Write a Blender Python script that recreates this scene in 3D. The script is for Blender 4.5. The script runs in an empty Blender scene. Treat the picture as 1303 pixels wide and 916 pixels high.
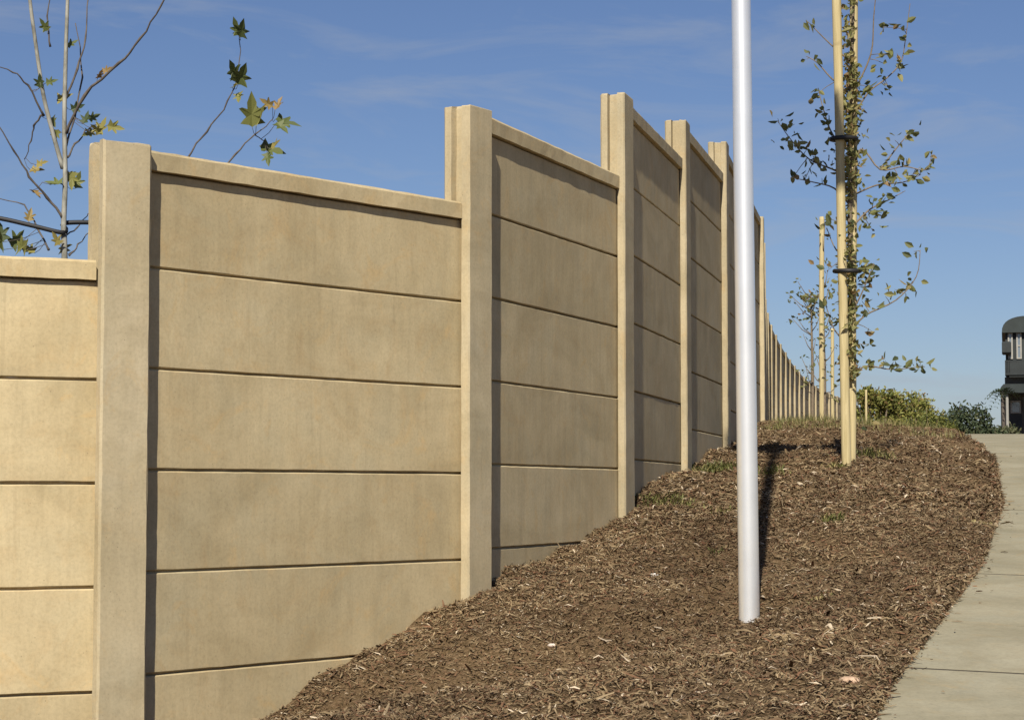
import bpy, math, random
import numpy as np
from mathutils import Vector
random.seed(7)
RNG = np.random.default_rng(11)
S = bpy.context.scene
COL = S.collection

# ------------------------------------------------------------------ camera, sky, sun, exposure
F, CX, CY, HOR = 2600.0, 651.5, 458.0, 626.0            # focal length in px of a 1303 px wide picture
PITCH = math.atan((HOR - CY) / F)
cam_d = bpy.data.cameras.new("camera"); cam = bpy.data.objects.new("camera", cam_d); COL.objects.link(cam)
cam_d.sensor_width = 36.0; cam_d.lens = 36.0 * F / 1303.0
cam_d.clip_start = 0.1; cam_d.clip_end = 6000
cam.location = (0, 0, 0); cam.rotation_euler = (math.pi / 2 + PITCH, 0, 0)
S.camera = cam
SUN_EL, SUN_AZ = math.radians(41.5), math.radians(8.6)   # light travels SUN_AZ to the right of +Y
w = bpy.data.worlds.new("World"); S.world = w; w.use_nodes = True
nt = w.node_tree; nt.nodes.clear()
out = nt.nodes.new("ShaderNodeOutputWorld"); bg = nt.nodes.new("ShaderNodeBackground")
sky = nt.nodes.new("ShaderNodeTexSky"); sky.sky_type = 'NISHITA'; sky.sun_disc = False
sky.sun_elevation = SUN_EL; sky.sun_rotation = math.pi + SUN_AZ
sky.air_density = 1.0; sky.dust_density = 0.35; sky.ozone_density = 3.0; sky.altitude = 100
bg.inputs['Strength'].default_value = 0.056
tc = nt.nodes.new("ShaderNodeTexCoord"); mp = nt.nodes.new("ShaderNodeMapping")
mp.inputs['Scale'].default_value = (3.0, 3.0, 14.0); mp.inputs['Rotation'].default_value = (0, 0.35, 0.4)
cn = nt.nodes.new("ShaderNodeTexNoise"); cn.inputs['Scale'].default_value = 2.1; cn.inputs['Detail'].default_value = 7
cn.inputs['Roughness'].default_value = 0.6; cn.inputs['Distortion'].default_value = 0.7
cr = nt.nodes.new("ShaderNodeValToRGB"); cr.color_ramp.elements[0].position = 0.52; cr.color_ramp.elements[1].position = 0.85
cr.color_ramp.elements[1].color = (0.62, 0.62, 0.62, 1)
cm = nt.nodes.new("ShaderNodeMixRGB"); cm.inputs['Color2'].default_value = (5.5, 5.9, 6.6, 1)
nt.links.new(tc.outputs['Generated'], mp.inputs['Vector']); nt.links.new(mp.outputs['Vector'], cn.inputs['Vector'])
nt.links.new(cn.outputs['Fac'], cr.inputs['Fac']); nt.links.new(cr.outputs['Color'], cm.inputs['Fac'])
tint = nt.nodes.new("ShaderNodeMixRGB"); tint.blend_type = 'MULTIPLY'; tint.inputs['Fac'].default_value = 1.0; tint.inputs['Color2'].default_value = (0.83, 0.865, 1.05, 1)
nt.links.new(sky.outputs['Color'], tint.inputs['Color1']); nt.links.new(tint.outputs['Color'], cm.inputs['Color1']); nt.links.new(cm.outputs['Color'], bg.inputs['Color'])
nt.links.new(bg.outputs['Background'], out.inputs['Surface'])
sd = bpy.data.lights.new("sun", 'SUN'); so = bpy.data.objects.new("sun", sd); COL.objects.link(so)
sd.energy = 5.0; sd.angle = math.radians(0.53); sd.color = (1.0, 0.93, 0.80)
so.rotation_euler = Vector((math.sin(SUN_AZ) * math.cos(SUN_EL), math.cos(SUN_AZ) * math.cos(SUN_EL), -math.sin(SUN_EL))).to_track_quat('-Z', 'Y').to_euler()
so.location = (-3, -10, 12)
S.view_settings.view_transform = 'Standard'; S.view_settings.look = 'None'
S.view_settings.exposure = 0.34; S.view_settings.gamma = 1.0

# ------------------------------------------------------------------ helpers
def ray(px, py):
    u, v = px - CX, CY - py
    return Vector((u, F * math.cos(PITCH) - v * math.sin(PITCH), F * math.sin(PITCH) + v * math.cos(PITCH)))
def at(px, py, Y):
    r = ray(px, py); return r * (Y / r.y)
def tag(o, label=None, cat=None, group=None, kind=None):
    if label: o['label'] = label
    if cat: o['category'] = cat
    if group: o['group'] = group
    if kind: o['kind'] = kind
    return o
def empty(name, loc, label, cat, group=None):
    o = bpy.data.objects.new(name, None); COL.objects.link(o); o.location = loc
    o.empty_display_size = 0.2
    return tag(o, label, cat, group)
class MB:
    def __init__(s): s.v = []; s.f = []; s.t = []
    def add(s, vs, fs, tint=None):
        n = len(s.v); s.v += [tuple(p) for p in vs]; s.f += [tuple(i + n for i in f) for f in fs]
        s.t += [0.5 if tint is None else tint] * len(vs)
    def box(s, x0, x1, y0, y1, z0, z1, b=0.0):
        if b <= 0:
            vs = [(x, y, z) for z in (z0, z1) for x, y in ((x0, y0), (x1, y0), (x1, y1), (x0, y1))]
            s.add(vs, [(3, 2, 1, 0), (4, 5, 6, 7), (0, 1, 5, 4), (1, 2, 6, 5), (2, 3, 7, 6), (3, 0, 4, 7)])
            return
        def ring(i, z): return [(x0 + i, y0 + i + 0, z), (x1 - i, y0 + i, z), (x1 - i, y1 - i, z), (x0 + i, y1 - i, z)]
        s.loft([ring(b, z0), ring(0, z0 + b), ring(0, z1 - b), ring(b, z1)])
    def loft(s, rings, caps=True, tint=None):
        n = len(rings[0]); vs = [p for r in rings for p in r]; fs = []
        for k in range(len(rings) - 1):
            for i in range(n):
                j = (i + 1) % n
                fs.append((k * n + i, k * n + j, (k + 1) * n + j, (k + 1) * n + i))
        if caps:
            fs.append(tuple(range(n - 1, -1, -1))); fs.append(tuple((len(rings) - 1) * n + i for i in range(n)))
        s.add(vs, fs, tint)
    def tube(s, pts, rad, n=8, tint=None):
        pts = [Vector(p) for p in pts]
        if not hasattr(rad, '__len__'): rad = [rad] * len(pts)
        rings = []; ref = Vector((0.31, 0.9, 0.29)).normalized()
        for i, p in enumerate(pts):
            d = (pts[min(i + 1, len(pts) - 1)] - pts[max(i - 1, 0)]).normalized()
            a = d.cross(ref)
            if a.length < 0.05: a = d.cross(Vector((1, 0, 0)))
            a.normalize(); b = d.cross(a)
            rings.append([p + (a * math.cos(2 * math.pi * k / n) + b * math.sin(2 * math.pi * k / n)) * rad[i] for k in range(n)])
        s.loft(rings, True, tint)
    def xf(s, fn): s.v = [tuple(fn(Vector(p))) for p in s.v]; return s
    def build(s, name, mat, parent=None, origin=None, smooth=False):
        me = bpy.data.meshes.new(name)
        o = Vector(origin) if origin is not None else (parent.matrix_world.translation if False else (Vector(parent['org']) if parent and 'org' in parent else (parent.location if parent else Vector((0, 0, 0)))))
        me.from_pydata([tuple(Vector(p) - o) for p in s.v], [], s.f)
        if len(set(s.t)) > 1:
            a = me.attributes.new("tint", 'FLOAT', 'POINT'); a.data.foreach_set("value", s.t)
        if smooth: me.polygons.foreach_set("use_smooth", [True] * len(me.polygons))
        me.materials.append(mat); me.update()
        ob = bpy.data.objects.new(name, me); COL.objects.link(ob)
        if parent: ob.parent = parent
        else: ob.location = o
        return ob
def smooth_path(pts, sub=5):
    pts = [Vector(p) for p in pts]
    if len(pts) < 3: return pts
    o = []
    for i in range(len(pts) - 1):
        p0, p1, p2, p3 = pts[max(i - 1, 0)], pts[i], pts[i + 1], pts[min(i + 2, len(pts) - 1)]
        for k in range(sub):
            t = k / sub
            o.append(0.5 * ((2 * p1) + (p2 - p0) * t + (2 * p0 - 5 * p1 + 4 * p2 - p3) * t * t + (3 * p1 - p0 - 3 * p2 + p3) * t ** 3))
    o.append(pts[-1]); return o

# ------------------------------------------------------------------ materials
def new_mat(name):
    m = bpy.data.materials.new(name); m.use_nodes = True
    n = m.node_tree; b = n.nodes['Principled BSDF']; return m, n, b
def node(n, t, **kw):
    x = n.nodes.new(t)
    for k, v in kw.items():
        if k in x.inputs.keys(): x.inputs[k].default_value = v
        else: setattr(x, k, v)
    return x
def noise(n, vec, scale, detail=4, rough=0.55, dist=0.0, stretch=None):
    if stretch:
        mpn = node(n, "ShaderNodeMapping"); mpn.inputs['Scale'].default_value = stretch
        n.links.new(vec, mpn.inputs['Vector']); vec = mpn.outputs['Vector']
    t = node(n, "ShaderNodeTexNoise"); t.inputs['Scale'].default_value = scale; t.inputs['Detail'].default_value = detail
    t.inputs['Roughness'].default_value = rough; t.inputs['Distortion'].default_value = dist
    n.links.new(vec, t.inputs['Vector']); return t.outputs['Fac']
def ramp(n, fac, stops):
    r = node(n, "ShaderNodeValToRGB"); e = r.color_ramp.elements
    while len(e) < len(stops): e.new(0.5)
    for i, (p, c) in enumerate(stops):
        e[i].position = p; e[i].color = (*c, 1) if len(c) == 3 else c
    n.links.new(fac, r.inputs['Fac']); return r.outputs['Color']
def mix(n, fac, a, b, mode='MIX'):
    m = node(n, "ShaderNodeMixRGB"); m.blend_type = mode
    for key, val in (('Fac', fac), ('Color1', a), ('Color2', b)):
        if isinstance(val, (int, float)): m.inputs[key].default_value = val
        elif isinstance(val, tuple): m.inputs[key].default_value = (*val, 1) if len(val) == 3 else val
        else: n.links.new(val, m.inputs[key])
    return m.outputs['Color']
def bump(n, b, h, strength, dist):
    bn = node(n, "ShaderNodeBump"); bn.inputs['Strength'].default_value = strength; bn.inputs['Distance'].default_value = dist
    n.links.new(h, bn.inputs['Height']); n.links.new(bn.outputs['Normal'], b.inputs['Normal'])
def G(v): return (v, v, v)

def concrete(name, base, light, dark, rust=0.35):
    m, n, b = new_mat(name)
    co = node(n, "ShaderNodeTexCoord").outputs['Object']; oi = node(n, "ShaderNodeObjectInfo")
    add = node(n, "ShaderNodeVectorMath"); add.operation = 'ADD'
    sc = node(n, "ShaderNodeVectorMath"); sc.operation = 'SCALE'
    cb = node(n, "ShaderNodeCombineXYZ")
    for k in 'XYZ': n.links.new(oi.outputs['Random'], cb.inputs[k])
    n.links.new(cb.outputs[0], sc.inputs[0]); sc.inputs['Scale'].default_value = 37.0
    n.links.new(co, add.inputs[0]); n.links.new(sc.outputs[0], add.inputs[1]); v = add.outputs[0]
    big = noise(n, v, 1.6, 5, 0.6, 0.6)
    c = ramp(n, big, [(0.25, dark), (0.5, base), (0.75, light)])
    blot = noise(n, v, 4.5, 4, 0.65, 1.2)
    c = mix(n, ramp(n, blot, [(0.52, G(0)), (0.8, G(rust))]), c, (base[0] * 0.86, base[1] * 0.68, base[2] * 0.50))
    grey = noise(n, v, 2.7, 5, 0.6, 0.3)
    c = mix(n, ramp(n, grey, [(0.5, G(0)), (0.78, G(0.4))]), c, (base[0] * 0.84, base[1] * 0.94, base[2] * 1.08))
    st = noise(n, v, 9, 4, 0.6, 0.2, (3.0, 3.0, 0.35))
    c = mix(n, 0.3, c, ramp(n, st, [(0.3, G(0.82)), (0.7, G(1.12))]), 'MULTIPLY')
    ho = noise(n, v, 1.1, 6, 0.62, 1.6, (1.0, 1.0, 1.8))
    c = mix(n, 0.8, c, ramp(n, ho, [(0.3, (0.84, 0.83, 0.80)), (0.5, G(1.0)), (0.72, (1.13, 1.13, 1.14))]), 'MULTIPLY')
    bl2 = noise(n, v, 2.4, 5, 0.7, 2.5)
    c = mix(n, ramp(n, bl2, [(0.56, G(0)), (0.7, G(0.45))]), c, (base[0] * 1.10, base[1] * 0.93, base[2] * 0.72))
    fine = noise(n, v, 70, 4, 0.7)
    c = mix(n, 0.7, c, ramp(n, fine, [(0.25, G(0.78)), (0.5, G(1.0)), (0.75, G(1.13))]), 'MULTIPLY')
    tone = node(n, "ShaderNodeMapRange"); tone.inputs['To Min'].default_value = 0.92; tone.inputs['To Max'].default_value = 1.07
    n.links.new(oi.outputs['Random'], tone.inputs['Value'])
    c = mix(n, 1.0, c, tone.outputs[0], 'MULTIPLY')
    pv = node(n, "ShaderNodeTexVoronoi"); pv.inputs['Scale'].default_value = 38; n.links.new(v, pv.inputs['Vector'])
    pit = ramp(n, pv.outputs['Distance'], [(0.05, G(1)), (0.13, G(0))])
    gate = ramp(n, noise(n, v, 6, 2), [(0.48, G(0)), (0.62, G(0.7))])
    dr = noise(n, v, 7, 5, 0.65, 0.3, (4.0, 4.0, 0.22))
    c = mix(n, ramp(n, dr, [(0.56, G(0)), (0.74, G(0.30))]), c, (base[0] * 0.62, base[1] * 0.60, base[2] * 0.58))
    dk = noise(n, v, 14, 6, 0.75, 0.8)
    c = mix(n, ramp(n, dk, [(0.62, G(0)), (0.74, G(0.30))]), c, (base[0] * 0.66, base[1] * 0.64, base[2] * 0.62))
    pg = mix(n, 1.0, pit, gate, 'MULTIPLY')
    c = mix(n, pg, c, (base[0] * 0.4, base[1] * 0.4, base[2] * 0.4))
    n.links.new(c, b.inputs['Base Color']); b.inputs['Roughness'].default_value = 0.9; b.inputs['Specular IOR Level'].default_value = 0.25
    h = mix(n, 0.5, fine, blot); h = mix(n, pg, h, G(0.0)); bump(n, b, h, 0.22, 0.005)
    return m
M_PANEL = concrete("panel_concrete", (0.49, 0.395, 0.232), (0.54, 0.445, 0.27), (0.425, 0.338, 0.192))
M_POST = concrete("post_concrete", (0.425, 0.352, 0.222), (0.49, 0.415, 0.28), (0.35, 0.29, 0.18), 0.15)
M_WALK = concrete("walk_concrete", (0.265, 0.238, 0.163), (0.32, 0.292, 0.208), (0.215, 0.192, 0.125), 0.25)

def mulch_mat(name, k=1.0):
    m, n, b = new_mat(name)
    co = node(n, "ShaderNodeNewGeometry").outputs['Position']
    a = noise(n, co, 45, 5, 0.7, 1.5)
    c = ramp(n, a, [(0.25, (0.02 * k, 0.0145 * k, 0.008 * k)), (0.45, (0.08 * k, 0.056 * k, 0.03 * k)), (0.62, (0.15 * k, 0.105 * k, 0.065 * k)), (0.8, (0.25 * k, 0.19 * k, 0.12 * k))])
    big = noise(n, co, 1.1, 3)
    c = mix(n, 0.7, c, ramp(n, big, [(0.3, (0.75, 0.68, 0.62)), (0.7, (1.12, 1.05, 0.95))]), 'MULTIPLY')
    n.links.new(c, b.inputs['Base Color']); b.inputs['Roughness'].default_value = 0.95; b.inputs['Specular IOR Level'].default_value = 0.1
    bump(n, b, a, 0.9, 0.03)
    return m
M_MULCH = mulch_mat("mulch_ground", 1.75)

def tint_mat(name, stops, rough=0.85, trans=0.0, spec=0.2, patch=None):
    m, n, b = new_mat(name)
    at_ = node(n, "ShaderNodeAttribute"); at_.attribute_name = "tint"
    c = ramp(n, at_.outputs['Fac'], stops)
    if patch:
        co = node(n, "ShaderNodeNewGeometry").outputs['Position']
        c = mix(n, 0.8, c, ramp(n, noise(n, co, patch, 3, 0.6), [(0.32, (0.52, 0.45, 0.40)), (0.5, (0.95, 0.9, 0.86)), (0.68, (1.2, 1.14, 1.06))]), 'MULTIPLY')
    n.links.new(c, b.inputs['Base Color']); b.inputs['Roughness'].default_value = rough; b.inputs['Specular IOR Level'].default_value = spec
    if trans > 0:
        t = node(n, "ShaderNodeBsdfTranslucent"); n.links.new(c, t.inputs['Color'])
        mx = node(n, "ShaderNodeMixShader"); mx.inputs[0].default_value = trans
        o_ = n.nodes['Material Output']
        n.links.new(b.outputs[0], mx.inputs[1]); n.links.new(t.outputs[0], mx.inputs[2]); n.links.new(mx.outputs[0], o_.inputs['Surface'])
    return m
M_SHRED = tint_mat("bark_shreds", [(0.0, (0.049, 0.035, 0.019)), (0.12, (0.113, 0.074, 0.044)), (0.24, (0.166, 0.087, 0.050)), (0.36, (0.148, 0.109, 0.062)), (0.55, (0.214, 0.161, 0.092)), (0.8, (0.297, 0.231, 0.142)), (0.95, (0.367, 0.296, 0.197)), (1.0, (0.506, 0.435, 0.329))], 0.9, patch=1.3)
M_LEAF = tint_mat("sapling_leaves", [(0.0, (0.08, 0.10, 0.045)), (0.45, (0.20, 0.21, 0.075)), (0.8, (0.34, 0.31, 0.12)), (1.0, (0.30, 0.20, 0.09))], 0.6, 0.45, 0.4)
M_PLANE = tint_mat("plane_leaves", [(0.0, (0.05, 0.075, 0.03)), (0.4, (0.15, 0.175, 0.05)), (0.7, (0.32, 0.28, 0.08)), (1.0, (0.26, 0.14, 0.06))], 0.55, 0.3, 0.4)
M_BUSH = tint_mat("shrub_leaves", [(0.0, (0.065, 0.085, 0.022)), (0.5, (0.17, 0.18, 0.04)), (0.85, (0.28, 0.26, 0.07)), (1.0, (0.24, 0.16, 0.07))], 0.6, 0.2, 0.3)
M_BUSHD = tint_mat("dark_shrub_leaves", [(0.0, (0.025, 0.04, 0.022)), (0.6, (0.06, 0.08, 0.035)), (1.0, (0.12, 0.12, 0.06))], 0.6, 0.2, 0.3)
M_GRASS = tint_mat("weed_blades", [(0.0, (0.09, 0.10, 0.03)), (0.6, (0.17, 0.17, 0.055)), (1.0, (0.34, 0.27, 0.12))], 0.6, 0.25, 0.3)

def wood(name, a, bcol, stretch=(9, 9, 0.6), sc=6, rough=0.8):
    m, n, b = new_mat(name)
    co = node(n, "ShaderNodeTexCoord").outputs['Object']
    g = noise(n, co, sc, 5, 0.65, 0.6, stretch)
    c = ramp(n, g, [(0.3, a), (0.7, bcol)])
    kn = noise(n, co, 5, 3, 0.6)
    c = mix(n, ramp(n, kn, [(0.62, G(0)), (0.75, G(0.5))]), c, (a[0] * 0.5, a[1] * 0.42, a[2] * 0.35))
    n.links.new(c, b.inputs['Base Color']); b.inputs['Roughness'].default_value = rough; b.inputs['Specular IOR Level'].default_value = 0.25
    bump(n, b, g, 0.4, 0.004); return m
M_STAKE = wood("peeled_pine", (0.37, 0.30, 0.15), (0.55, 0.46, 0.26))
M_BARK = wood("sapling_bark", (0.11, 0.085, 0.06), (0.24, 0.19, 0.13), (3, 3, 2), 14)
M_TWIG = wood("twig_bark", (0.055, 0.045, 0.04), (0.15, 0.125, 0.10), (2, 2, 1), 9)
M_PALEBARK = wood("pale_bark", (0.10, 0.095, 0.07), (0.40, 0.39, 0.34), (2, 2, 1), 7)
def plain(name, col, rough=0.6, metal=0.0, var=0.15, sc=12, spec=0.4, bmp=0.0):
    m, n, b = new_mat(name)
    co = node(n, "ShaderNodeTexCoord").outputs['Object']
    g = noise(n, co, sc, 5, 0.6)
    c = ramp(n, g, [(0.3, tuple(x * (1 - var) for x in col)), (0.7, tuple(min(1, x * (1 + var)) for x in col))])
    n.links.new(c, b.inputs['Base Color']); b.inputs['Roughness'].default_value = rough; b.inputs['Metallic'].default_value = metal
    b.inputs['Specular IOR Level'].default_value = spec
    if bmp: bump(n, b, g, bmp, 0.01)
    return m
M_POLE = plain("silver_pole", (0.88, 0.875, 0.86), 0.33, 0.62, 0.05, 5, 0.5)
M_RUBBER = plain("black_rubber", (0.018, 0.018, 0.02), 0.6)
M_STONE = plain("pale_stone", (0.55, 0.47, 0.40), 0.85, 0, 0.2, 25)
M_CLAD = plain("dark_cladding", (0.022, 0.027, 0.028), 0.7, 0, 0.3, 2)
M_SLATE = plain("roof_slate", (0.018, 0.025, 0.024), 0.5, 0, 0.3, 3)
M_RENDER = plain("grey_render", (0.09, 0.085, 0.075), 0.85, 0, 0.15, 1.5)
M_CREAM = plain("cream_trim", (0.30, 0.29, 0.26), 0.7, 0, 0.1, 3)
M_GLASS = plain("window_glass", (0.16, 0.19, 0.22), 0.06, 0.0, 0.1, 1, 1.0)
M_DOOR = plain("dark_door", (0.015, 0.016, 0.016), 0.5)

# ------------------------------------------------------------------ terrain profiles
def np_noise(x, y, seed):
    xi, yi = np.floor(x).astype(np.int64), np.floor(y).astype(np.int64); fx, fy = x - xi, y - yi
    fx, fy = fx * fx * (3 - 2 * fx), fy * fy * (3 - 2 * fy)
    def h(a, b):
        k = (a * 374761393 + b * 668265263 + seed * 982451653) & 0x7fffffff
        k = ((k ^ (k >> 13)) * 1274126177) & 0x7fffffff
        return (k ^ (k >> 16)) / 0x7fffffff
    return (h(xi, yi) * (1 - fx) + h(xi + 1, yi) * fx) * (1 - fy) + (h(xi, yi + 1) * (1 - fx) + h(xi + 1, yi + 1) * fx) * fy - 0.5
def zpath(Y):
    Y = np.asarray(Y, float)
    t = np.clip(Y - 17.0, 0, 24)
    z = -1.3 + 0.09 * np.minimum(Y, 17.0) + 0.09 * (t - t * t / 24.0)
    return z - 0.09 * np.maximum(Y - 41.0, 0) * np.exp(-np.maximum(Y - 41.0, 0) / 45.0)
PE = [(-8, -3.2), (0, -0.75), (4, 0.42), (7.13, 1.31), (10.3, 2.34), (13.6, 3.24), (17.07, 4.02), (21, 4.66), (25, 5.2), (30, 5.7), (40, 6.3), (60, 6.8), (120, 7.0)]
def xpath(Y): return np.interp(Y, [p[0] for p in PE], [p[1] for p in PE])
WPX = [(970.5, 25.2), (970.5, 27.7), (971, 30.2), (972.5, 32.6), (975.5, 35.1), (980, 37.6), (986, 40), (992, 42.5), (998.5, 45), (1004, 47.4), (1010, 49.8), (1016, 52.2), (1022, 54.6), (1029, 57), (1037, 59.3), (1045, 61.5), (1054, 63.7), (1064, 65.7), (1075, 67.6), (1087, 69.4)]
POSTS = [(-4.05, 7.88), (-1.807, 8.864), (-0.268, 10.65), (0.669, 12.94), (1.27, 15.39), (1.838, 17.86), (2.30, 20.3), (2.765, 22.75)] + [((px - CX) / F * Y, Y) for px, Y in WPX]
TOPS = [1.01, 1.52, 2.02, 2.535, 2.81, 3.07] + [3.07] * 40          # coping top of the bay that starts at each post
def xwall(Y):
    ys = [-8, 5, 7] + [p[1] for p in POSTS] + [120]; xs = [-20, -9, -6.2] + [p[0] for p in POSTS] + [40]
    return np.interp(Y, ys, xs)
ZW = [(-8, -1.9), (5, -1.5), (7, -1.42), (8.5, -1.36), (9.1, -1.26), (9.6, -1.04), (9.85, -0.87), (10.1, -0.76), (10.4, -0.65), (10.8, -0.58), (11.15, -0.46), (11.9, -0.33), (13, -0.23), (13.6, -0.06), (15.2, 0.14), (16.2, 0.23), (17.9, 0.36), (20.4, 0.60), (22, 0.70), (25, 0.80), (28, 0.84), (31, 0.78), (35, 0.5), (42, 0.0), (50, -0.5), (80, -1.6), (120, -2)]
def terrain(X, Y, detail=True):
    X, Y = np.asarray(X, float), np.asarray(Y, float)
    xw, xp = xwall(Y), xpath(Y); zw = np.interp(Y, [p[0] for p in ZW], [p[1] for p in ZW]); zp = zpath(Y)
    s = np.clip((X - xw) / np.maximum(xp - xw, 0.5), 0, 1)
    z = zw * (1 - s) + (zp + 0.03) * s
    z = z + 0.07 * np.sin(np.pi * s) * np.exp(-((Y - 16) / 7.0) ** 2)
    if detail:
        near = np.clip((34 - Y) / 8, 0, 1)
        z = z + near * (0.10 * np_noise(X * 1.3, Y * 1.3, 1) + 0.07 * np_noise(X * 4, Y * 4, 2) + 0.042 * np_noise(X * 11, Y * 11, 3))
    w_ = 1.95
    on = np.clip((X - xp) / 0.05, 0, 1) * np.clip((xp + w_ - X) / 0.05, 0, 1)
    z = z * (1 - on) + (zp - 0.10) * on
    right = X > xp + w_ / 2
    z = np.where(right & (on < 1), zp + 0.0 + (-0.10) * on, z)
    far = np.clip((Y - 75) / 45, 0, 1)
    z = z * (1 - far) + far * -2.6
    return z
def tz(x, y, d=True): return float(terrain(np.array([x]), np.array([y]), d)[0])
def gp(px, py):
    r = ray(px, py); Y = 6.0
    while Y < 60:
        p = r * (Y / r.y)
        if p.z < tz(p.x, p.y): return p
        Y += 0.02
    return r * (30 / r.y)

# ground sheet
xs = np.concatenate([[-3000, -800, -250, -90, -40, -22, -14, -9, -7], np.arange(-5.5, 7.5, 0.055), [8, 9, 11, 14, 18, 24, 34, 50, 90, 250, 800, 3000]])
ys = np.concatenate([[-400, -60, -20, -8, -2, 2, 4, 5.5], np.arange(6.2, 31, 0.06), np.arange(31, 60, 0.8), [62, 66, 70, 76, 84, 95, 110, 130, 170, 250, 500, 1200, 4000]])
XX, YY = np.meshgrid(xs, ys); ZZ = terrain(XX, YY)
me = bpy.data.meshes.new("ground"); nx, ny = len(xs), len(ys)
me.vertices.add(nx * ny); me.vertices.foreach_set("co", np.stack([XX, YY, ZZ], -1).reshape(-1).astype(np.float32))
ii = (np.arange(ny - 1)[:, None] * nx + np.arange(nx - 1)[None]).reshape(-1)
q = np.stack([ii, ii + 1, ii + nx + 1, ii + nx], -1)
me.loops.add(q.size); me.loops.foreach_set("vertex_index", q.reshape(-1).astype(np.int32))
me.polygons.add(len(q)); me.polygons.foreach_set("loop_start", np.arange(0, q.size, 4, dtype=np.int32))
me.materials.append(M_MULCH); me.update(calc_edges=True); me.validate()
me.polygons.foreach_set("use_smooth", [True] * len(me.polygons))
go = bpy.data.objects.new("ground", me); COL.objects.link(go); tag(go, kind='structure')

# sidewalk of separate slabs with open joints
sw = MB(); jb = MB(); JY = [-4.4, -1.4, 1.6, 4.55, 7.44, 10.05, 13.2, 16.3, 19.4, 22.5, 25.6, 28.7, 31.8, 35, 38, 41, 45, 50, 55, 60]
def path_pt(Y, off):
    x = float(xpath(Y)); d = (float(xpath(Y + 0.6)) - float(xpath(Y - 0.6))) / 1.2
    L = math.hypot(1, d); n_ = Vector((1 / L, -d / L, 0)); p = Vector((x, Y, 0)) + n_ * off
    p.z = float(zpath(p.y)); return p
for a, b in zip(JY[:-1], JY[1:]):
    g = 0.015; steps = [a + g] + list(np.linspace(a + 0.3, b - 0.3, 8)) + [b - g]
    rows = []
    for k, Y in enumerate(steps):
        rows.append([path_pt(Y, o) + Vector((0, 0, dz)) for o, dz in ((0, -0.12), (0, -0.012), (0.014, 0), (0.65, 0), (1.3, 0), (1.886, 0), (1.9, -0.012), (1.9, -0.12))])
    sw.loft(rows, True)
    jb.loft([[path_pt(b + q_, o) + Vector((0, 0, dz)) for o, dz in ((0.004, -0.1), (0.004, -0.0012), (1.896, -0.0012), (1.896, -0.1))] for q_ in (-g + .0005, g - .0005)])
M_JOINT = plain("joint_dirt", (0.055, 0.045, 0.03), 0.95)
jo = jb.build("sidewalk_joints", M_JOINT); tag(jo, kind='structure')
sw_o = sw.build("sidewalk", M_WALK); tag(sw_o, kind='structure')

# ------------------------------------------------------------------ the concrete wall
P = [Vector((x, y, 0)) for x, y in POSTS]
DIR = [(P[i + 1] - P[i]).normalized() for i in range(len(P) - 1)]
PD = [DIR[0]] + [(DIR[i - 1] + DIR[i]).normalized() for i in range(1, len(P) - 1)] + [DIR[-1]]
C = [P[i] + PD[i] * 0.115 for i in range(len(P))]
wall = empty("concrete_wall", (P[1].x, P[1].y, tz(P[1].x, P[1].y)), "long curving tan concrete wall of stacked planks between posts, stepping up the bank", "wall")
def frame(c, d):
    nrm = Vector((d.y, -d.x, 0))                       # towards the path side
    return lambda p: Vector((c.x, c.y, 0)) + d * p.x + nrm * p.y + Vector((0, 0, p.z))
def jit(s): return random.uniform(-s, s)
for i in range(len(P)):
    top = max(TOPS[i], TOPS[i - 1] if i else 0) + 0.012; zb = tz(C[i].x, C[i].y, False) - 0.7
    e = 0.009
    sec = [(-.115, .052 - e), (-.115 + e, .052), (.115 - e, .052), (.115, .052 - e), (.115, .004), (.072, -.001), (.072, -.056), (.115, -.061), (.115, -.11 + e), (.115 - e, -.11), (-.115 + e, -.11), (-.115, -.11 + e), (-.115, -.061), (-.072, -.056), (-.072, -.001), (-.115, .004)]
    sec = sec[::-1]
    m = MB(); rings = []
    near = i < 8
    zs = list(np.arange(zb, top - 0.03, 0.09 if near else 0.6)) + [top - 0.006, top]
    for k, z in enumerate(zs):
        last = k == len(zs) - 1; rr = []
        for (u, v) in sec:
            j = (0.0017 if i == 1 else 0.0012) if near else 0
            sh = 0.96 if last else 1.0
            dz = jit(0.004 if i != 1 else 0.012) if k >= len(zs) - 2 and near else 0
            rr.append(Vector((u * sh + jit(j), (v + 0.02) * sh - 0.02 + jit(j), z + dz)))
        rings.append(rr)
    m.loft(rings); m.xf(frame(C[i], PD[i])); m.build("post", M_POST, wall)
PITCH_P = 0.45
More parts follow.
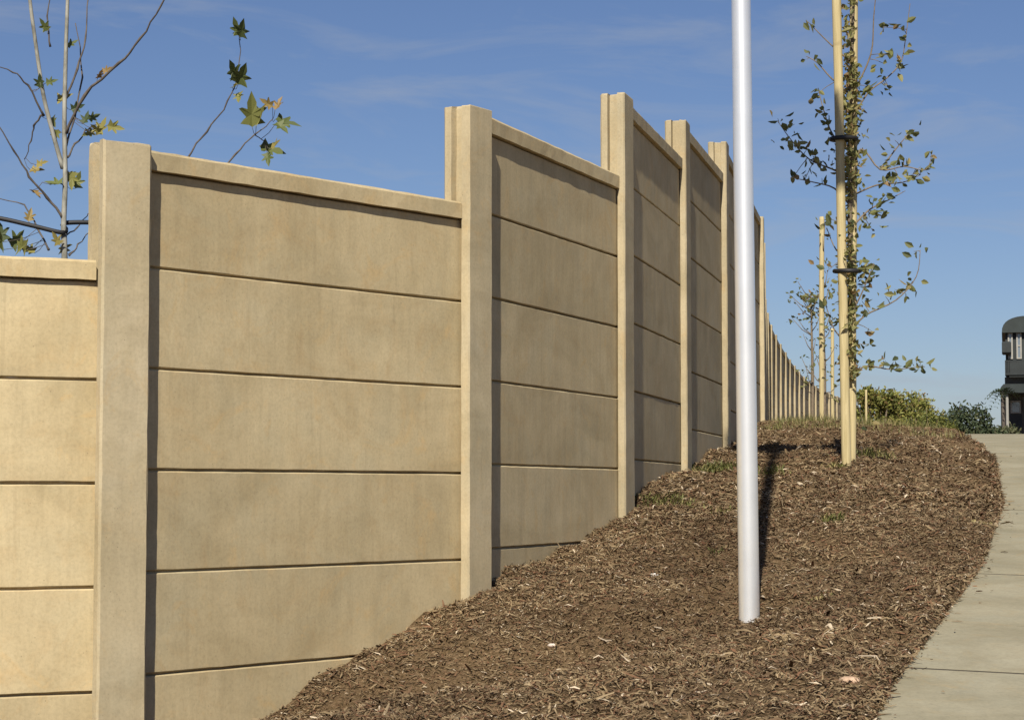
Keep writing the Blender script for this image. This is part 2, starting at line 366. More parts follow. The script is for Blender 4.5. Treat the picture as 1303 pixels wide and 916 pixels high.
for i in range(len(P) - 1):
    a, b = C[i], C[i + 1]; d = (b - a).normalized(); L = (b - a).length; c0 = Vector((a.x, a.y, 0)); fr = frame(c0, d)
    top = TOPS[i]
    cp = MB(); u0, u1 = 0.118, L - 0.118
    def cring(u):
        return [(u, .026, top - .088), (u, .026, top - .012), (u, .016, top), (u, -.078, top), (u, -.086, top - .010), (u, -.086, top - .088)]
    rings = []
    for u in np.linspace(u0, u1, 26 if i < 8 else 2):
        rings.append([Vector((u, p[1] + (jit(.0012) if i < 8 else 0), p[2] + (jit(.0018) if i < 8 else 0))) for p in cring(u)])
    cp.loft(rings); cp.xf(fr); cp.build("coping", M_PANEL, wall)
    gz = min(tz(a.x, a.y, False), tz(b.x, b.y, False)) - 0.25
    joints = [top - 0.09]; z = top - 0.522
    while joints[-1] > gz: joints.append(z); z -= PITCH_P
    pm = MB()
    for k in range(len(joints) - 1):
        z1, z0 = joints[k], joints[k + 1]; m = MB() if i < 8 else pm
        g = 0.0052; ch = 0.005; y0 = jit(0.0025) if i < 8 else 0
        sec = [(-.006 + y0, z0 + g), (y0, z0 + g + ch), (y0, z1 - g - ch), (-.006 + y0, z1 - g), (-.022, z1 - g), (-.022, z1 + g - .001 if k else z1 - 0.002), (-.04, z1 + g - .001 if k else z1 - 0.002), (-.04, z1 - g), (-.052, z1 - g), (-.052, z0 + g)]
        us = np.linspace(0.076, L - 0.076, 30 if i < 8 else 2); rings = []
        for u in us:
            rings.append([Vector((u, v + (jit(.0006) if i < 8 else 0), zz + (jit(.0012) if i < 8 else 0))) for v, zz in sec])
        m.loft(rings)
        if i < 8: m.xf(fr); m.build("plank", M_PANEL, wall)
    if i >= 8: pm.xf(fr); pm.build("panel", M_PANEL, wall)

# ------------------------------------------------------------------ silver pole (an unseen box added on top casts the shadow band)
pb = gp(953.5, 790); ptop = at(940, -330, pb.y)
pole = empty("metal_pole", pb, "smooth silver metal pole standing in the mulch in front of the wall", "pole")
m = MB(); zt = 8.2; r0, r1 = 0.0485, 0.040
lean = Vector((-0.006, 0.0, 1.0))
pts = [pb + lean * z for z in (-0.5, 0, 1, 2, 3, 4, 5, 6, 7, zt)]
m.tube(pts, [r0 - (r0 - r1) * max(0, k - 1) / 8 for k in range(10)], 40); m.build("pole", M_POLE, pole, smooth=True)
m = MB(); hd = pb + lean * zt
m.box(hd.x - 0.40, hd.x + 0.60, hd.y - 0.40, hd.y + 0.35, hd.z + 0.003, hd.z + 0.12, 0.03); m.build("shadow_caster", M_POLE, pole)  # added box above the view, shaped to throw shade on the crest

# ------------------------------------------------------------------ trees
def lens_leaf(mb, p, d, up, L, W, tint):
    d = d.normalized(); s = d.cross(up)
    if s.length < 0.1: s = d.cross(Vector((1, 0, 0)))
    s.normalize(); n_ = s.cross(d).normalized(); k = n_ * (0.12 * L)
    vs = [p, p + d * L * .35 + s * W * .5 + k, p + d * L * .72 + s * W * .36 + k * .7, p + d * L, p + d * L * .72 - s * W * .36 + k * .7, p + d * L * .35 - s * W * .5 + k, p + d * L * .5]
    mb.add(vs, [(0, 6, 1), (1, 6, 2), (2, 6, 3), (3, 6, 4), (4, 6, 5), (5, 6, 0)], tint)
def palm_leaf(mb, p, d, up, L, tint):
    d = d.normalized(); s = d.cross(up)
    if s.length < 0.1: s = d.cross(Vector((1, 0, 0)))
    s.normalize(); n_ = s.cross(d).normalized()
    out = [(0, 0.05), (20, .40), (38, .52), (30, .62), (52, .80)]
    pr = [(0.0, 0.0), (0.10, 0.06), (0.36, 0.10), (0.25, 0.22), (0.17, 0.28), (0.40, 0.52), (0.30, 0.55), (0.13, 0.50), (0.14, 0.68), (0.0, 1.0)]
    right = [p + s * x * L + d * y * L + n_ * (abs(x) * 0.35 + 0.15 * y * y) * L * jitm() for x, y in pr]
    left = [p - s * x * L + d * y * L + n_ * (abs(x) * 0.35 + 0.15 * y * y) * L * jitm() for x, y in pr[1:-1]]
    ctr = p + d * L * .35
    ring = right + left[::-1]; n = len(ring)
    mb.add(ring + [ctr], [(i, (i + 1) % n, n) for i in range(n)], tint)
def jitm(): return random.uniform(0.6, 1.4)
def rdir(zb=0.0):
    v = Vector((random.gauss(0, 1), random.gauss(0, 1), random.gauss(0, 0.8) + zb)); return v.normalized()
def cluster(mb, p, n, spread, L, tint0=0.45, tv=0.3, W=0.5):
    for _ in range(n):
        q = p + Vector((random.gauss(0, spread), random.gauss(0, spread), random.gauss(0, spread * .8)))
        l = L * random.uniform(0.6, 1.2)
        lens_leaf(mb, q, rdir(0.1), rdir(), l, l * W, min(1, max(0, random.gauss(tint0, tv))))

# --- near staked sapling
YS = gp(1080, 592).y
def sp(px, py, dy=0.0): return at(px, py, YS + dy)
root = gp(1081, 588)
tree = empty("young_tree", sp(1082, 589, 0.12), "nearest young tree with sparse olive leaves, tied between two tall wooden stakes", "tree", "staked young trees along the wall")
m = MB(); tp = smooth_path([sp(1082, 590, .26), sp(1083, 500, .26), sp(1083, 400, .2), sp(1082, 300, .12), sp(1081, 200, .12), sp(1083, 100, .12), sp(1086, 0, .12), sp(1090, -120, .12)])
m.tube(tp, list(np.linspace(0.026, 0.010, len(tp))), 8); m.build("trunk", M_BARK, tree, smooth=True)
BR = [([(1080, 225), (1058, 215), (1030, 203), (1008, 180), (990, 155)], 0.1), ([(1082, 262), (1062, 240), (1035, 232), (1006, 226)], -0.2), ([(1081, 190), (1060, 172), (1048, 140), (1041, 112)], 0.2),
      ([(1082, 120), (1058, 100), (1040, 80), (1026, 72)], 0.1), ([(1084, 80), (1055, 55), (1028, 28)], .1),
      ([(1082, 245), (1095, 190), (1120, 216), (1150, 212), (1178, 216), (1186, 196)], -.1), ([(1083, 250), (1115, 236), (1150, 232), (1172, 222)], .2), ([(1084, 290), (1105, 268), (1130, 255), (1152, 243)], .1),
      ([(1120, 216), (1140, 190), (1158, 168)], 0), ([(1085, 150), (1105, 118), (1128, 100), (1146, 80), (1152, 52), (1158, 5)], .1), ([(1085, 120), (1108, 70), (1112, 20), (1118, -40)], -.1),
      ([(1083, 425), (1100, 402), (1140, 382), (1166, 352), (1171, 318)], .0), ([(1083, 485), (1100, 466), (1135, 470), (1176, 466)], .1), ([(1083, 400), (1098, 370), (1112, 335)], -.1), ([(1083, 330), (1064, 318), (1052, 290)], .2),
      ([(1083, 440), (1062, 420), (1050, 385)], .2)]
m = MB()
for b_, dy in BR:
    pp = smooth_path([sp(x, y, .12 + dy * k / (len(b_) - 1)) for k, (x, y) in enumerate(b_)], 4)
    m.tube(pp, list(np.linspace(0.008, 0.0025, len(pp))), 5)
LF = [(990, 152, 3), (1008, 160, 3), (1000, 180, 4), (1015, 185, 5), (1025, 193, 6), (1035, 200, 6), (1047, 206, 5), (1010, 225, 4), (1025, 227, 5), (1046, 229, 4), (1042, 118, 4), (1048, 140, 5), (1050, 156, 4), (1055, 175, 3), (1028, 75, 4), (1028, 30, 4),
      (1126, 231, 5), (1145, 230, 5), (1160, 227, 6), (1175, 217, 6), (1184, 200, 3), (1130, 210, 5), (1150, 208, 6), (1157, 170, 5), (1140, 180, 3), (1137, 192, 2), (1112, 253, 4), (1126, 253, 3), (1106, 275, 4), (1120, 271, 6), (1108, 290, 4),
      (1122, 80, 4), (1126, 70, 3), (1145, 76, 3), (1145, 90, 3), (1125, 106, 3), (1131, 113, 3), (1105, 111, 5), (1152, 52, 2), (1124, 35, 3), (1147, 35, 3), (1128, 379, 3), (1140, 369, 3), (1149, 372, 4), (1160, 360, 5), (1166, 320, 4), (1126, 461, 4), (1136, 462, 4), (1146, 466, 4), (1171, 463, 4), (1176, 467, 3),
      (1103, 335, 5), (1108, 350, 6), (1100, 362, 6), (1113, 340, 3), (1098, 385, 5), (1102, 396, 4), (1107, 420, 3), (1102, 438, 4), (1106, 458, 3), (1096, 470, 3), (1056, 342, 3), (1052, 292, 4), (1060, 280, 3), (1052, 384, 3), (1062, 405, 3), (1100, 545, 2)]
bpts = [p for b_, dy in BR for p in smooth_path([sp(x, y, .12 + dy * k / (len(b_) - 1)) for k, (x, y) in enumerate(b_)], 10)]
LFP = []
for x, y, n in LF:
    p = sp(x, y, .12 + random.uniform(-.12, .12)); nb = min(bpts, key=lambda q: (q - p).length); LFP.append((p, n))
    m.tube([nb, (nb + p) / 2 + Vector((0, 0, .006)), p, p + (p - nb).normalized() * .02], [.003, .0025, .002, .0015], 4)
m.build("branches", M_BARK, tree, smooth=True)
m = MB()
for p, n in LFP: cluster(m, p, int(n * 1.45) + 1, 0.034, 0.075, .45, .3, .56)
for k in range(620):                                    # dense leafy growth up the trunk between the stakes
    y = random.choice([random.uniform(-40, 330), random.gauss(160, 60), random.uniform(300, 480)])
    x = (1082 + random.gauss(0, 7.5)) if 90 < y < 250 and random.random() < .6 else 1080 + random.gauss(0, 3.6)
    cluster(m, sp(x, y, random.uniform(-.02, .2)), 2, 0.02, 0.06, 0.66, 0.25)
m.build("foliage", M_LEAF, tree)
def stake(p0, p1, r, label, ties=(), group="wooden tree stakes"):
    e = empty("tree_stake", p0, label, "stake", group)
    m = MB(); pts = [p0 + (p1 - p0) * t for t in (-0.08, 0, .15, .3, .45, .6, .75, .9, .985, 1)]
    rr = [r * (1 + jit(.04)) for _ in pts]; rr[-1] = r * .8
    m.tube([p + Vector((jit(.003), jit(.003), 0)) for p in pts], rr, 16); m.build("shaft", M_STAKE, e, smooth=True)
    for (c, w_, h) in ties:
        t = MB(); ring = []
        for k in range(24):
            a = 2 * math.pi * k / 24; ring.append(c + Vector((math.cos(a) * w_, math.sin(a) * 0.14, 0.012 * math.sin(a))))
        t.tube(ring + ring[:1], 0.017, 8); t.build("tie", M_RUBBER, e, smooth=True)
    return e
b1, b2 = gp(1077.5, 592), gp(1086.5, 590)
top1 = sp(1062.5, -70); top2 = sp(1090, -60, .05)
c1 = b1 + (top1 - b1) * 0.376; c2 = b1 + (top1 - b1) * 0.63
stake(b1, top1, 0.0345, "thickest peeled wooden stake, with black ties, left of the nearest tree trunk", [(sp(1078, 345, .07), 0.092, 0), (sp(1073.5, 177, .07), 0.092, 0)])
stake(b2 + Vector((0, .10, 0)), top2 + Vector((0, .1, 0)), 0.0305, "tall peeled wooden stake half hidden by leaves, right of the nearest tree trunk")

# --- farther staked trees
def far_tree(pxt, Y, y0, leaves, label, n_extra, xr, yr, spread=.05, L=.08):
    b = at(pxt, 560, Y); b.z = tz(b.x, b.y)
    e = empty("young_tree", b, label, "tree", "staked young trees along the wall")
    m = MB(); tp = smooth_path([b - Vector((0, 0, .1)), at(pxt + 1, 480, Y), at(pxt, 430, Y), at(pxt - 1, y0, Y)]); m.tube(tp, list(np.linspace(.04, .012, len(tp))), 7); m.build("trunk", M_BARK, e, smooth=True)
    br = MB(); fo = MB(); br.tube(tp, .009, 5)
    for x, y, n in leaves:
        a = at(pxt, min(y + 22, 500), Y); q = at(x, y, Y + jit(.3)); br.tube([a, (a + q) / 2 + Vector((0, 0, -.05)), q], [.012, .008, .004], 5)
        cluster(fo, q, n, spread, L, .4)
    for k in range(n_extra): cluster(fo, at(random.gauss(pxt, xr), random.uniform(*yr), Y + jit(.2)), 2, spread * .7, L, .55)
    br.build("branches", M_BARK, e, smooth=True); fo.build("foliage", M_LEAF, e)
    return e
far_tree(1048, 33, 330, [(1053, 345, 4), (1057, 398, 4), (1060, 410, 3), (1040, 372, 3), (1063, 440, 3), (1038, 452, 4), (1066, 490, 4), (1030, 468, 4), (1055, 365, 4), (1062, 506, 4), (1050, 282, 5), (1047, 300, 3)], "slim young tree behind the second pair of stakes, with scattered small leaves", 50, 4, (330, 500))
far_tree(1033, 39, 375, [(1010, 382, 5), (1018, 375, 6), (1015, 358, 5), (1003, 373, 4), (1025, 380, 7), (1030, 378, 7), (1036, 384, 7), (1040, 375, 5), (1008, 405, 6), (1014, 404, 5), (1022, 425, 3), (1038, 430, 4), (1020, 455, 4), (1026, 470, 5), (1032, 478, 5), (1022, 490, 4), (1044, 400, 4)], "small bushy-topped young tree seen above the far curve of the wall", 40, 5, (375, 410), .07, .1)
def st(px, yt, Y, r, label, dx=0):
    b = at(px, 540, Y); b.z = tz(b.x, b.y); t = at(px + dx, yt, Y)
    return stake(b, t, r, label)
stake_a = st(1045.5, 276, 33, .042, "second tallest peeled stake, standing farther up just beyond the mulch crest")
stake_b = st(1059, 418, 46, .04, "short looking far stake between the second stake and the nearest tree")
stake_c = st(1102, 496, 38, .022, "thin pale far stake in front of the olive shrub")

# --- plane saplings behind the wall on the left
YP = 11.2
def lp(px, py, dy=0.0): return at(px, py, YP + dy)
def bare_tree(pts_list, leaves, trunk, rt, label, base):
    e = empty("bare_tree", base, label, "tree", "thin plane trees behind the wall")
    m = MB(); tp = smooth_path(trunk); m.tube(tp, list(np.linspace(rt, rt * .45, len(tp))), 10)
    if rt > .018:
        pts, r0_, r1_, dy = pts_list.pop(0); pp = smooth_path([lp(x, y, dy * k / (len(pts) - 1)) for k, (x, y) in enumerate(pts)], 4); m.tube(pp, list(np.linspace(r0_, r1_, len(pp))), 8)
    m.build("trunk", M_PALEBARK, e, smooth=True)
    m = MB()
    for pts, r0_, r1_, dy in pts_list:
        pp = smooth_path([lp(x, y, dy * k / (len(pts) - 1)) for k, (x, y) in enumerate(pts)], 4)
        m.tube([p + Vector((jit(.006), jit(.006), jit(.006))) if 0 < k < len(pp) - 1 else p for k, p in enumerate(pp)], [q * (1 + (.35 if k % 4 == 0 else 0)) for k, q in enumerate(np.linspace(r0_, r1_ * .7, len(pp)))], 7)
    bpts = [p for pts, a_, b_, dy in pts_list for p in smooth_path([lp(x, y, dy * k / (len(pts) - 1)) for k, (x, y) in enumerate(pts)], 12)] + tp
    pos = [lp(l[0], l[1], random.uniform(-.1, .1)) for l in leaves]
    for p in pos:
        nb = min(bpts, key=lambda q: (q - p).length)
        if (nb - p).length < .35: m.tube([nb, (nb + p) / 2 + Vector((0, 0, -.012)), p], .0016, 4)
    m.build("branches", M_TWIG, e, smooth=True)
    f = MB(); li = -1
    for x, y, L, ang, tint, up in leaves:
        li += 1
        a = math.radians(ang); d = Vector((math.cos(a), random.uniform(-.9, .5), math.sin(a)))
        palm_leaf(f, pos[li], d, Vector((up * .9 + jit(.7), -1, (.7 if up else .1) + jit(.5))), L * YP / F, tint)
    f.build("foliage", M_PLANE, e)
    return e
lb = lp(82, 500); lb.z = tz(lb.x, lb.y)
bt = bare_tree([([(80, 215), (66, 165), (55, 120), (46, 60), (38, 0), (33, -60)], .013, .009, -.15), ([(84, 170), (108, 122), (150, 82), (178, 50), (205, 8), (220, -30)], .009, .004, -.3), ([(84, 125), (98, 88), (108, 50), (112, 0)], .007, .004, .2),
                ([(80, 278), (60, 250), (38, 226), (18, 192), (-10, 150)], .008, .004, -.2), ([(56, 148), (36, 110), (16, 92), (-12, 82)], .006, .003, -.2), ([(55, 146), (44, 160), (40, 180), (31, 203)], .006, .003, .1),
                ([(86, 200), (96, 184), (112, 164), (134, 156)], .006, .003, .2), ([(82, 300), (98, 290), (112, 272)], .005, .003, .3), ([(62, 318), (48, 290), (30, 262), (-8, 252)], .006, .003, .2), ([(88, 325), (100, 312), (118, 290)], .005, .003, .2),
                ([(82, 235), (70, 234), (54, 232)], .004, .002, 0), ([(64, 60), (60, 20), (66, -20)], .005, .003, 0), ([(83, 190), (104, 100), (96, 30)], .006, .003, .3)],
               [(50, 112, 20, 80, .1, 0), (58, 106, 18, 10, .25, 0), (124, 100, 17, 60, .95, .6), (130, 92, 16, 20, .9, 0), (72, 128, 26, 12, .7, .8), (90, 140, 20, 20, .02, 0), (66, 150, 22, 300, .45, 0), (74, 165, 18, 250, .5, .5), (106, 158, 20, 70, .05, .4), (112, 152, 18, 30, .3, 0),
                (124, 172, 26, 60, .65, .3), (136, 160, 24, 350, .6, 0), (128, 168, 18, 140, .7, 0), (38, 216, 22, 350, .8, .2), (46, 210, 18, 10, .75, 0), (92, 218, 26, 270, .55, .2), (96, 240, 24, 80, .45, .2), (80, 233, 26, 182, .4, .8), (82, 228, 18, 40, .6, 0), (42, 242, 22, 310, .9, .3),
                (36, 282, 20, 85, .85, .2), (2, 318, 36, 75, .35, .2), (14, 314, 34, 40, .3, .4), (22, 318, 32, 20, .5, .4), (4, 308, 30, 110, .1, .3), (30, 322, 28, 50, .55, 0), (44, 322, 22, 150, .6, .2), (80, 322, 26, 80, .6, .2), (76, 312, 20, 120, .75, 0), (120, 168, 20, 210, .5, .2), (85, 60, 18, 30, .3, 0), (60, 40, 20, 120, .4, 0)],
               [lb - Vector((0, 0, .2)), lp(82, 420), lp(82, 320), lp(81, 285), lp(83, 230), lp(82, 150), lp(84, 60), lp(86, 0), lp(88, -80)], .019,
               "pale stemmed sapling with a few lobed leaves behind the lowest wall bay", lb)
tie = MB()
tie.tube(smooth_path([lp(-60, 268, -.05), lp(0, 278, -.05), (lp(40, 287, -.05)), lp(78, 296, -.03), lp(84, 292, .03), lp(80, 285, .04), lp(100, 283, .05), lp(150, 284, .1)]), .013, 8); tie.build("tie", M_RUBBER, bt, smooth=True)
rb = lp(215, 520, .3); rb.z = tz(rb.x, rb.y)
bare_tree([([(227, 285), (238, 205), (262, 168), (290, 130), (303, 95), (306, 40)], .006, .003, .1), ([(227, 285), (270, 232), (300, 196), (325, 172), (347, 152)], .007, .003, .1), ([(325, 172), (336, 180), (342, 188)], .003, .002, .06)],
          [(303, 108, 36, 62, .25, 0), (300, 100, 30, 110, .3, 0), (304, 118, 22, 280, .55, 0), (296, 112, 22, 20, .6, .5), (306, 48, 30, 70, .15, 0), (304, 46, 26, 110, .3, 0), (321, 162, 46, 92, .48, .1), (326, 160, 36, 50, .55, .1), (350, 140, 22, 60, .9, .2), (347, 136, 20, 150, .85, 0), (350, 152, 36, 340, .2, .6), (352, 156, 26, 310, .3, .2), (330, 186, 36, 340, .35, .5), (344, 190, 26, 20, .75, .3), (340, 194, 22, 280, .25, .2)],
          [rb - Vector((0, 0, .2)), lp(216, 420, .3), lp(220, 340, .2), lp(228, 280, .1), lp(226, 250, .1)], .016,
          "sapling hidden by the wall, two leafy twigs showing above the coping", rb)

# ------------------------------------------------------------------ far shrubs, palm and house
def shrub(px0, px1, ytop, Y, depth, nleaf, mat, label, L=.10, tint=.5):
    a, b = at(px0, ytop, Y), at(px1, ytop, Y); cx, wdt = (a.x + b.x) / 2, (b.x - a.x); zb = tz(cx, Y); h = a.z - zb
    e = empty("shrub", (cx, Y, zb), label, "shrub", "shrubs beyond the crest")
    st_ = MB(); fo = MB(); blobs = []
    for k in range(20):
        t = random.uniform(-.42, .42)
        top_ = h * (1 - .9 * abs(t) ** 1.8) * random.uniform(.8, 1.0)
        c = Vector((cx + t * wdt, Y + jit(depth * .4), zb + top_ - wdt * .10)); r = wdt * random.uniform(.12, .22); blobs.append((c, r))
        st_.tube([Vector((cx + jit(.1), Y + jit(.1), zb - .1)), Vector((cx + t * wdt * .5, c.y, zb + h * .45)), c + Vector((0, 0, r * .8))], [.03, .02, .006], 5)
    for k in range(int(nleaf * 1.9)):
        c, r = random.choice(blobs); v = rdir(); rr = r * random.uniform(.35, 1.1)
        p = c + Vector((v.x * rr, v.y * rr, v.z * rr * .9))
        if random.random() < .35: p.z = zb + (p.z - zb) * random.uniform(.3, 1)
        lens_leaf(fo, p, rdir(.3), rdir(), L * random.uniform(.6, 1.3), L * .5, min(1, max(0, random.gauss(tint, .25))))
    st_.build("stems", M_BARK, e); fo.build("foliage", mat, e)
shrub(1078, 1146, 488, 44, 1.0, 2600, M_BUSH, "olive green shrub right behind the thin far stake", .09, .6)
shrub(1108, 1190, 493, 47, 1.0, 2600, M_BUSH, "rounded yellow-green shrub between the olive shrub and the open sky", .09, .62)
shrub(1150, 1222, 520, 45, .8, 1600, M_BUSH, "low green shrub where the mulch crest meets the sidewalk", .08, .35)
shrub(1188, 1276, 515, 58, 1.2, 5200, M_BUSHD, "dark round shrub beyond the top of the sidewalk left of the house", .13, .5)
shrub(1240, 1300, 538, 66, 1.2, 3200, M_BUSHD, "brownish low shrub against the foot of the dark house", .12, .85)
m = MB()                                                  # twiggy tips above the shrubs
YH = 72.0
def hx(px): return (px - CX) / F * YH
def hz(py): return at(651.5, py, YH).z
hb = Vector((hx(1310), YH, tz(hx(1310), YH)))
hb.x = hx(1281)
house = empty("house", hb, "dark house with rounded roof at the top of the sidewalk", "house")
m = MB(); m.box(hx(1281), hx(1345), YH, YH + 9, hz(480), hz(424)); m.build("upper_wall", M_CLAD, house)
m = MB(); m.box(hx(1279.5), hx(1347), YH - .12, YH + 9.1, hz(491), hz(480) - .003); m.build("string_band", M_RENDER, house)
m = MB(); m.box(hx(1278), hx(1346), YH, YH + 9, hb.z - .3, hz(491) - .003); m.build("lower_wall", M_RENDER, house)
m = MB(); rings = []
for yy in (YH - .25, YH + 9.25):
    r_ = []
    for k in range(17):
        a = math.pi * (1 - k / 16); cx_ = (hx(1281) + hx(1345)) / 2; rx = (hx(1345) - hx(1281)) / 2 + .12
        r_.append(Vector((cx_ + rx * (abs(math.cos(a)) ** .75) * (1 if math.cos(a) > 0 else -1), yy, hz(424) + (hz(403) - hz(424)) * math.sin(a) ** .8 + .003)))
    rings.append(r_)
m.loft(rings); rf = m.build("roof", M_SLATE, house)
def hwin(x0, x1, y0, y1, name="window", mull=True):
    f = MB(); X0, X1, Z0, Z1 = hx(x0), hx(x1), hz(y1), hz(y0); t = .05
    f.box(X0, X0 + t, YH - .07, YH - .004, Z0, Z1); f.box(X1 - t, X1, YH - .07, YH - .004, Z0, Z1)
    f.box(X0 + t, X1 - t, YH - .07, YH - .004, Z1 - t, Z1); f.box(X0 + t, X1 - t, YH - .07, YH - .004, Z0, Z0 + t)
    if mull: f.box(X0 + t, X1 - t, YH - .06, YH - .006, (Z0 + Z1) / 2 - .02, (Z0 + Z1) / 2 + .02)
    fo = f.build(name, M_CREAM, house)
    p = MB(); p.box(X0 + t, X1 - t, YH - .03, YH - .003, Z0 + t, Z1 - t); p.build("pane", M_GLASS, fo, origin=hb)
hwin(1284, 1290, 423.5, 457); hwin(1294.5, 1301, 423.5, 457); hwin(1306, 1313, 423.5, 457); hwin(1320, 1328, 423.5, 457)
hwin(1286, 1299, 510, 526, mull=False); hwin(1306, 1318, 510, 526, mull=False)
m = MB(); m.box(hx(1276.5), hx(1288), YH - 1.0, YH - .08, hz(452), hz(437), .04); m.build("bay_box", M_CLAD, house)
m = MB()
m.box(hx(1280), hx(1335), YH - .95, YH - .13, hz(479), hz(476.5)); m.box(hx(1280), hx(1335), YH - .95, YH - .90, hz(462), hz(460.5))
for k in range(30): x = hx(1280) + (hx(1335) - hx(1280) - .04) * k / 29; m.box(x, x + .035, YH - .94, YH - .91, hz(476.5), hz(462))
m.build("balcony", M_CLAD, house)
m = MB(); rings = []
for yy in (YH - 1.9, YH - .125):
    rings.append([Vector((hx(1273), yy, hz(503))), Vector((hx(1274.5), yy, hz(496))), Vector((hx(1278), yy, hz(492))), Vector((hx(1340), yy, hz(492))), Vector((hx(1340), yy, hz(503)))])
m.loft(rings); m.build("porch_roof", M_SLATE, house)
for x in (1275, 1281, 1303, 1338):
    m = MB(); m.tube([Vector((hx(x + 1), YH - 1.7, hb.z - .3)), Vector((hx(x + 1), YH - 1.7, hz(503) - .003))], [.06, .05], 10); m.build("porch_column", M_CREAM if x == 1281 else M_CLAD, house)
m = MB(); m.box(hx(1284.5), hx(1300), YH - .06, YH - .003, hb.z, hz(528)); m.build("door", M_DOOR, house)
pb_ = at(1281, 560, 68); pb_.z = tz(pb_.x, 68)
house.rotation_euler.z = -math.atan2(hx(1281), YH)
palm = empty("palm", pb_, "small palm with drooping fronds against the left edge of the dark house", "palm")
crown = at(1275, 499, 68); m = MB(); m.tube([pb_, (pb_ + crown) / 2 + Vector((.02, 0, 0)), crown], [.07, .06, .05], 9); m.build("trunk", M_TWIG, palm)
m = MB()
for k in range(13):
    a = 2 * math.pi * k / 13 + .2; L = random.uniform(.45, .62); el = random.uniform(-.2, .8); prev = None
    for j in range(7):
        t = j / 6; p = crown + Vector((math.cos(a) * L * t, math.sin(a) * L * t, L * (el * t - .9 * t * t)))
        if prev is not None:
            d = (p - prev).normalized()
            for s_ in (-1, 1):
                sd_ = Vector((-math.sin(a), math.cos(a), -.5)) * s_
                lens_leaf(m, p, d * .6 + sd_, Vector((0, 0, 1)), .2 * (1.1 - t * .6), .05, random.random() * .6)
        prev = p
m.build("fronds", M_BUSHD, palm)

# ------------------------------------------------------------------ weeds, stones, shredded bark
def weed(px, py, n, h, label, wd=.09, tint=.4):
    p = gp(px, py); e = empty("weed", p, label, "weed", "green weeds in the mulch"); m = MB()
    for k in range(n):
        q = p + Vector((random.gauss(0, wd), random.gauss(0, wd), 0)); q.z = tz(q.x, q.y) - .01
        a = random.uniform(0, 6.28); l = h * random.uniform(.5, 1.2); o_ = Vector((math.cos(a), math.sin(a), 0)); s_ = Vector((-o_.y, o_.x, 0)) * .005
        b1_, b2_ = q + o_ * l * .25 + Vector((0, 0, l * .6)), q + o_ * l * .7 + Vector((0, 0, l * .85))
        m.add([p + Vector((0, 0, -.03)), q + s_ + Vector((0, 0, -.02)), q - s_ + Vector((0, 0, -.02)), q - s_, q + s_], [(0, 1, 2), (2, 1, 4, 3)], .3)
        m.add([q - s_, q + s_, b1_ + s_ * .9, b1_ - s_ * .9, b2_], [(0, 1, 2, 3), (3, 2, 4)], min(1, max(0, random.gauss(tint, .25))))
    m.build("blades", M_GRASS, e)
weed(908, 602, 320, .09, "green weed tuft at the foot of the wall just left of the silver pole", .10)
weed(866, 640, 150, .06, "sparse green weed on the slope below the fourth wall post", .075, .6)
weed(1056, 664, 70, .07, "small green weed in the middle of the mulch below the staked tree", .04, .5)
weed(1112, 580, 130, .09, "green weed tuft just right of the foot of the nearest stakes", .08, .55)
weed(1062, 596, 60, .07, "yellowish grass sprig at the foot of the thickest stake", .05, .75)
weed(1040, 762, 40, .035, "faded yellow-green weed flat on the mulch right of the pole foot", .035, .9)
weed(1240, 668, 60, .045, "dry weed at the mulch edge beside the sidewalk curve", .06, .85)
weed(912, 705, 24, .04, "tiny dark green weed sprig left of the pole above its foot", .03, .1)
weed(980, 605, 80, .08, "low green weed in the shade right of the silver pole", .07, .4)
weed(835, 640, 110, .06, "low green sprigs against the planks between the third and fourth wall posts", .07, .5)
weed(925, 655, 90, .05, "short olive weed left of the silver pole at mid slope", .06, .65)
gm = MB()
for k in range(9000):                                    # dry grass along the crest
    Y = random.uniform(20, 29) if k % 3 else random.uniform(24, 28.5); x0_, x1_ = float(xwall(Y)) + .15, float(xpath(Y)) - .05; x = random.uniform(x0_, x1_)
    if np_noise(np.array([x * .9]), np.array([Y * .6]), 9)[0] < -.05: continue
    q = Vector((x, Y, tz(x, Y) - .01)); l = random.uniform(.04, .12) * (1.5 if Y > 24 else 1); a = random.uniform(0, 6.28); o_ = Vector((math.cos(a), math.sin(a), 0)); s_ = Vector((-o_.y, o_.x, 0)) * .005
    gm.add([q - s_, q + s_, q + o_ * l * .5 + Vector((0, 0, l))], [(0, 1, 2)], min(1, max(0, random.gauss(.6, .3))))
g_o = gm.build("grass", M_GRASS); tag(g_o, "thin dry grass along the crest of the mulch bank", "grass", kind="stuff")

def stone(px, py, r, label, sx=1.3, mat=M_STONE):
    p = gp(px, py); m = MB(); rings = []
    for j in range(1, 7):
        a = math.pi * j / 7; rings.append([p + Vector((math.cos(b) * math.sin(a) * r * sx * random.uniform(.85, 1.1), math.sin(b) * math.sin(a) * r * random.uniform(.85, 1.1), -math.cos(a) * r * .6 + r * .25)) for b in [2 * math.pi * k / 10 for k in range(10)]])
    m.loft(rings); o = m.build("stone", mat, origin=p, smooth=True); tag(o, label, "stone")
stone(833, 733, .022, "small white pebble lying on the mulch slope before the third wall post", 1.2, plain("white_pebble", (.72, .70, .66), .8))
stone(1081, 868, .026, "pinkish flat stone in the mulch at the bottom near the sidewalk edge", 1.6, plain("pink_stone", (.46, .32, .22), .9, 0, .3, 30, .1, .6))
stone(703, 822, .018, "little buff pebble in the mulch below the second wall post", 1.4)

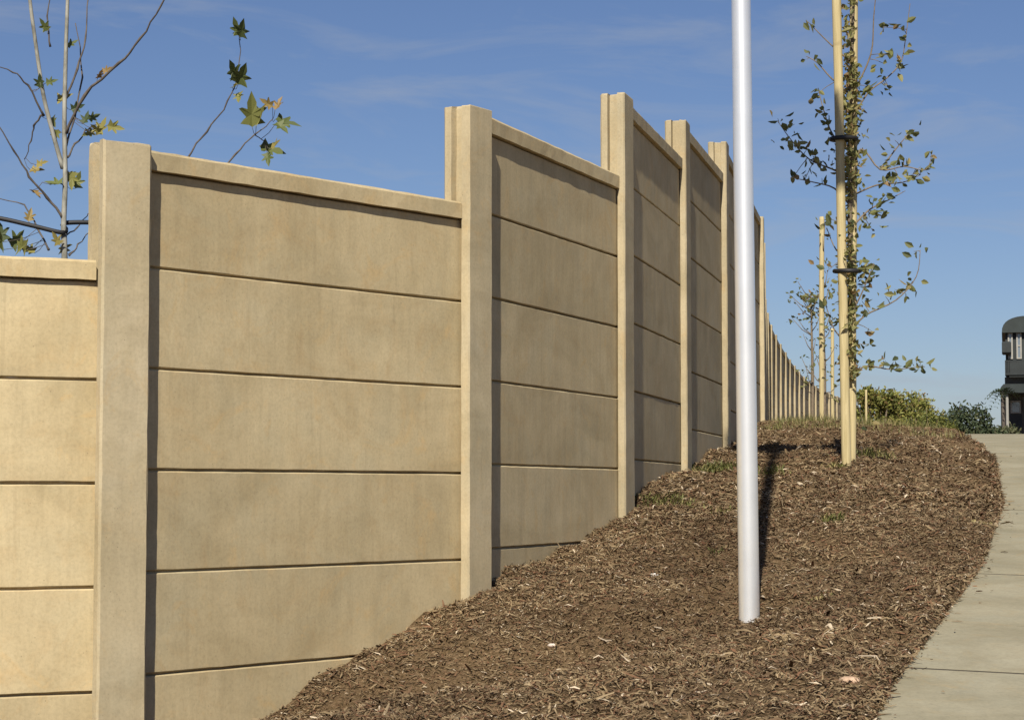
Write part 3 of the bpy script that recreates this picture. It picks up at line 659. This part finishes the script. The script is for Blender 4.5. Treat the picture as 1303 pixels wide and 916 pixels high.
def shreds(N, ylo, yhi, lmin, lmax, wmin, wmax, ypow=1.0):
    Y = ylo + (yhi - ylo) * RNG.random(N) ** ypow
    xw, xp = xwall(Y) + 0.03, xpath(Y) - 0.005
    lo = np.maximum(xw, -0.27 * Y); hi = np.minimum(xp, 0.27 * Y); edge = RNG.random(N) < 0.03
    X = lo + (hi - lo) * RNG.random(N)
    X = np.where(edge, xp + RNG.uniform(-.03, .028, N), X)
    spill = RNG.random(N) < .0007
    X = np.where(spill, xp + .02 + RNG.exponential(.05, N), X)
    wal = RNG.random(N) < .05; edge &= ~wal; spill &= ~wal
    X = np.where(wal, xwall(Y) + RNG.uniform(.0, .25, N), X)
    Z = np.where(edge | spill, np.maximum(terrain(X, Y), zpath(Y) + .003), terrain(X, Y))
    keep = np_noise(X * 1.7, Y * 1.7, 21) + .6 * np_noise(X * 5, Y * 5, 22) > RNG.normal(-.42, .2, N)
    Z = np.where(keep | edge | wal, Z, Z - .06)
    L = lmin + (lmax - lmin) * RNG.random(N) ** 2.2; W = wmin + (wmax - wmin) * RNG.random(N) ** 1.5
    a = RNG.uniform(0, 2 * np.pi, N); el = RNG.normal(0.08, 0.33, N); el = np.where(spill, 0.0, el)
    d = np.stack([np.cos(a) * np.cos(el), np.sin(a) * np.cos(el), np.sin(el)], -1)
    s = np.stack([-np.sin(a), np.cos(a), RNG.normal(0, .5, N)], -1); s /= np.linalg.norm(s, axis=1)[:, None]
    n = np.cross(d, s); n /= np.linalg.norm(n, axis=1)[:, None]
    c = np.stack([X, Y, Z + RNG.uniform(0.0, 0.014, N)], -1)
    bend = (RNG.normal(0, .12, N) * L)[:, None]; th = (W * .35)[:, None]
    A = c - d * (L / 2)[:, None]; B = c + d * (L / 2)[:, None]; Mi = c + n * bend + s * bend * .6
    w_ = s * (W / 2)[:, None]
    V = np.stack([A - w_ * .6, A + w_ * .6, Mi - w_, Mi + w_, B - w_ * .4, B + w_ * .4, Mi + n * th], 1)
    F_ = np.array([[0, 1, 6], [0, 6, 2], [1, 3, 6], [2, 6, 4], [6, 3, 5], [6, 5, 4]])
    t = np.clip(RNG.beta(1.9, 2.2, N), 0, 1); t = np.where(RNG.random(N) < .97, t * .93, 1.0)
    return V.reshape(-1, 3), (np.arange(N)[:, None, None] * 7 + F_[None]).reshape(-1, 3), np.repeat(t, 7)
parts = [shreds(190000, 5.4, 13.5, .010, .060, .003, .010), shreds(85000, 12.5, 29, .02, .085, .005, .015, 1.3), shreds(2600, 6.2, 17, .05, .13, .006, .020)]
off = 0; VV, FF, TT = [], [], []
for v_, f_, t_ in parts: VV.append(v_); FF.append(f_ + off); TT.append(t_); off += len(v_)
VV, FF, TT = np.concatenate(VV), np.concatenate(FF), np.concatenate(TT)
me = bpy.data.meshes.new("bark_mulch"); me.vertices.add(len(VV)); me.vertices.foreach_set("co", VV.astype(np.float32).reshape(-1))
me.loops.add(FF.size); me.loops.foreach_set("vertex_index", FF.astype(np.int32).reshape(-1))
me.polygons.add(len(FF)); me.polygons.foreach_set("loop_start", np.arange(0, FF.size, 3, dtype=np.int32))
at_ = me.attributes.new("tint", 'FLOAT', 'POINT'); at_.data.foreach_set("value", TT.astype(np.float32))
me.materials.append(M_SHRED); me.update(calc_edges=True)
mo = bpy.data.objects.new("bark_mulch", me); COL.objects.link(mo); tag(mo, "brown shredded bark mulch covering the bank between wall and sidewalk", "mulch", kind="stuff")
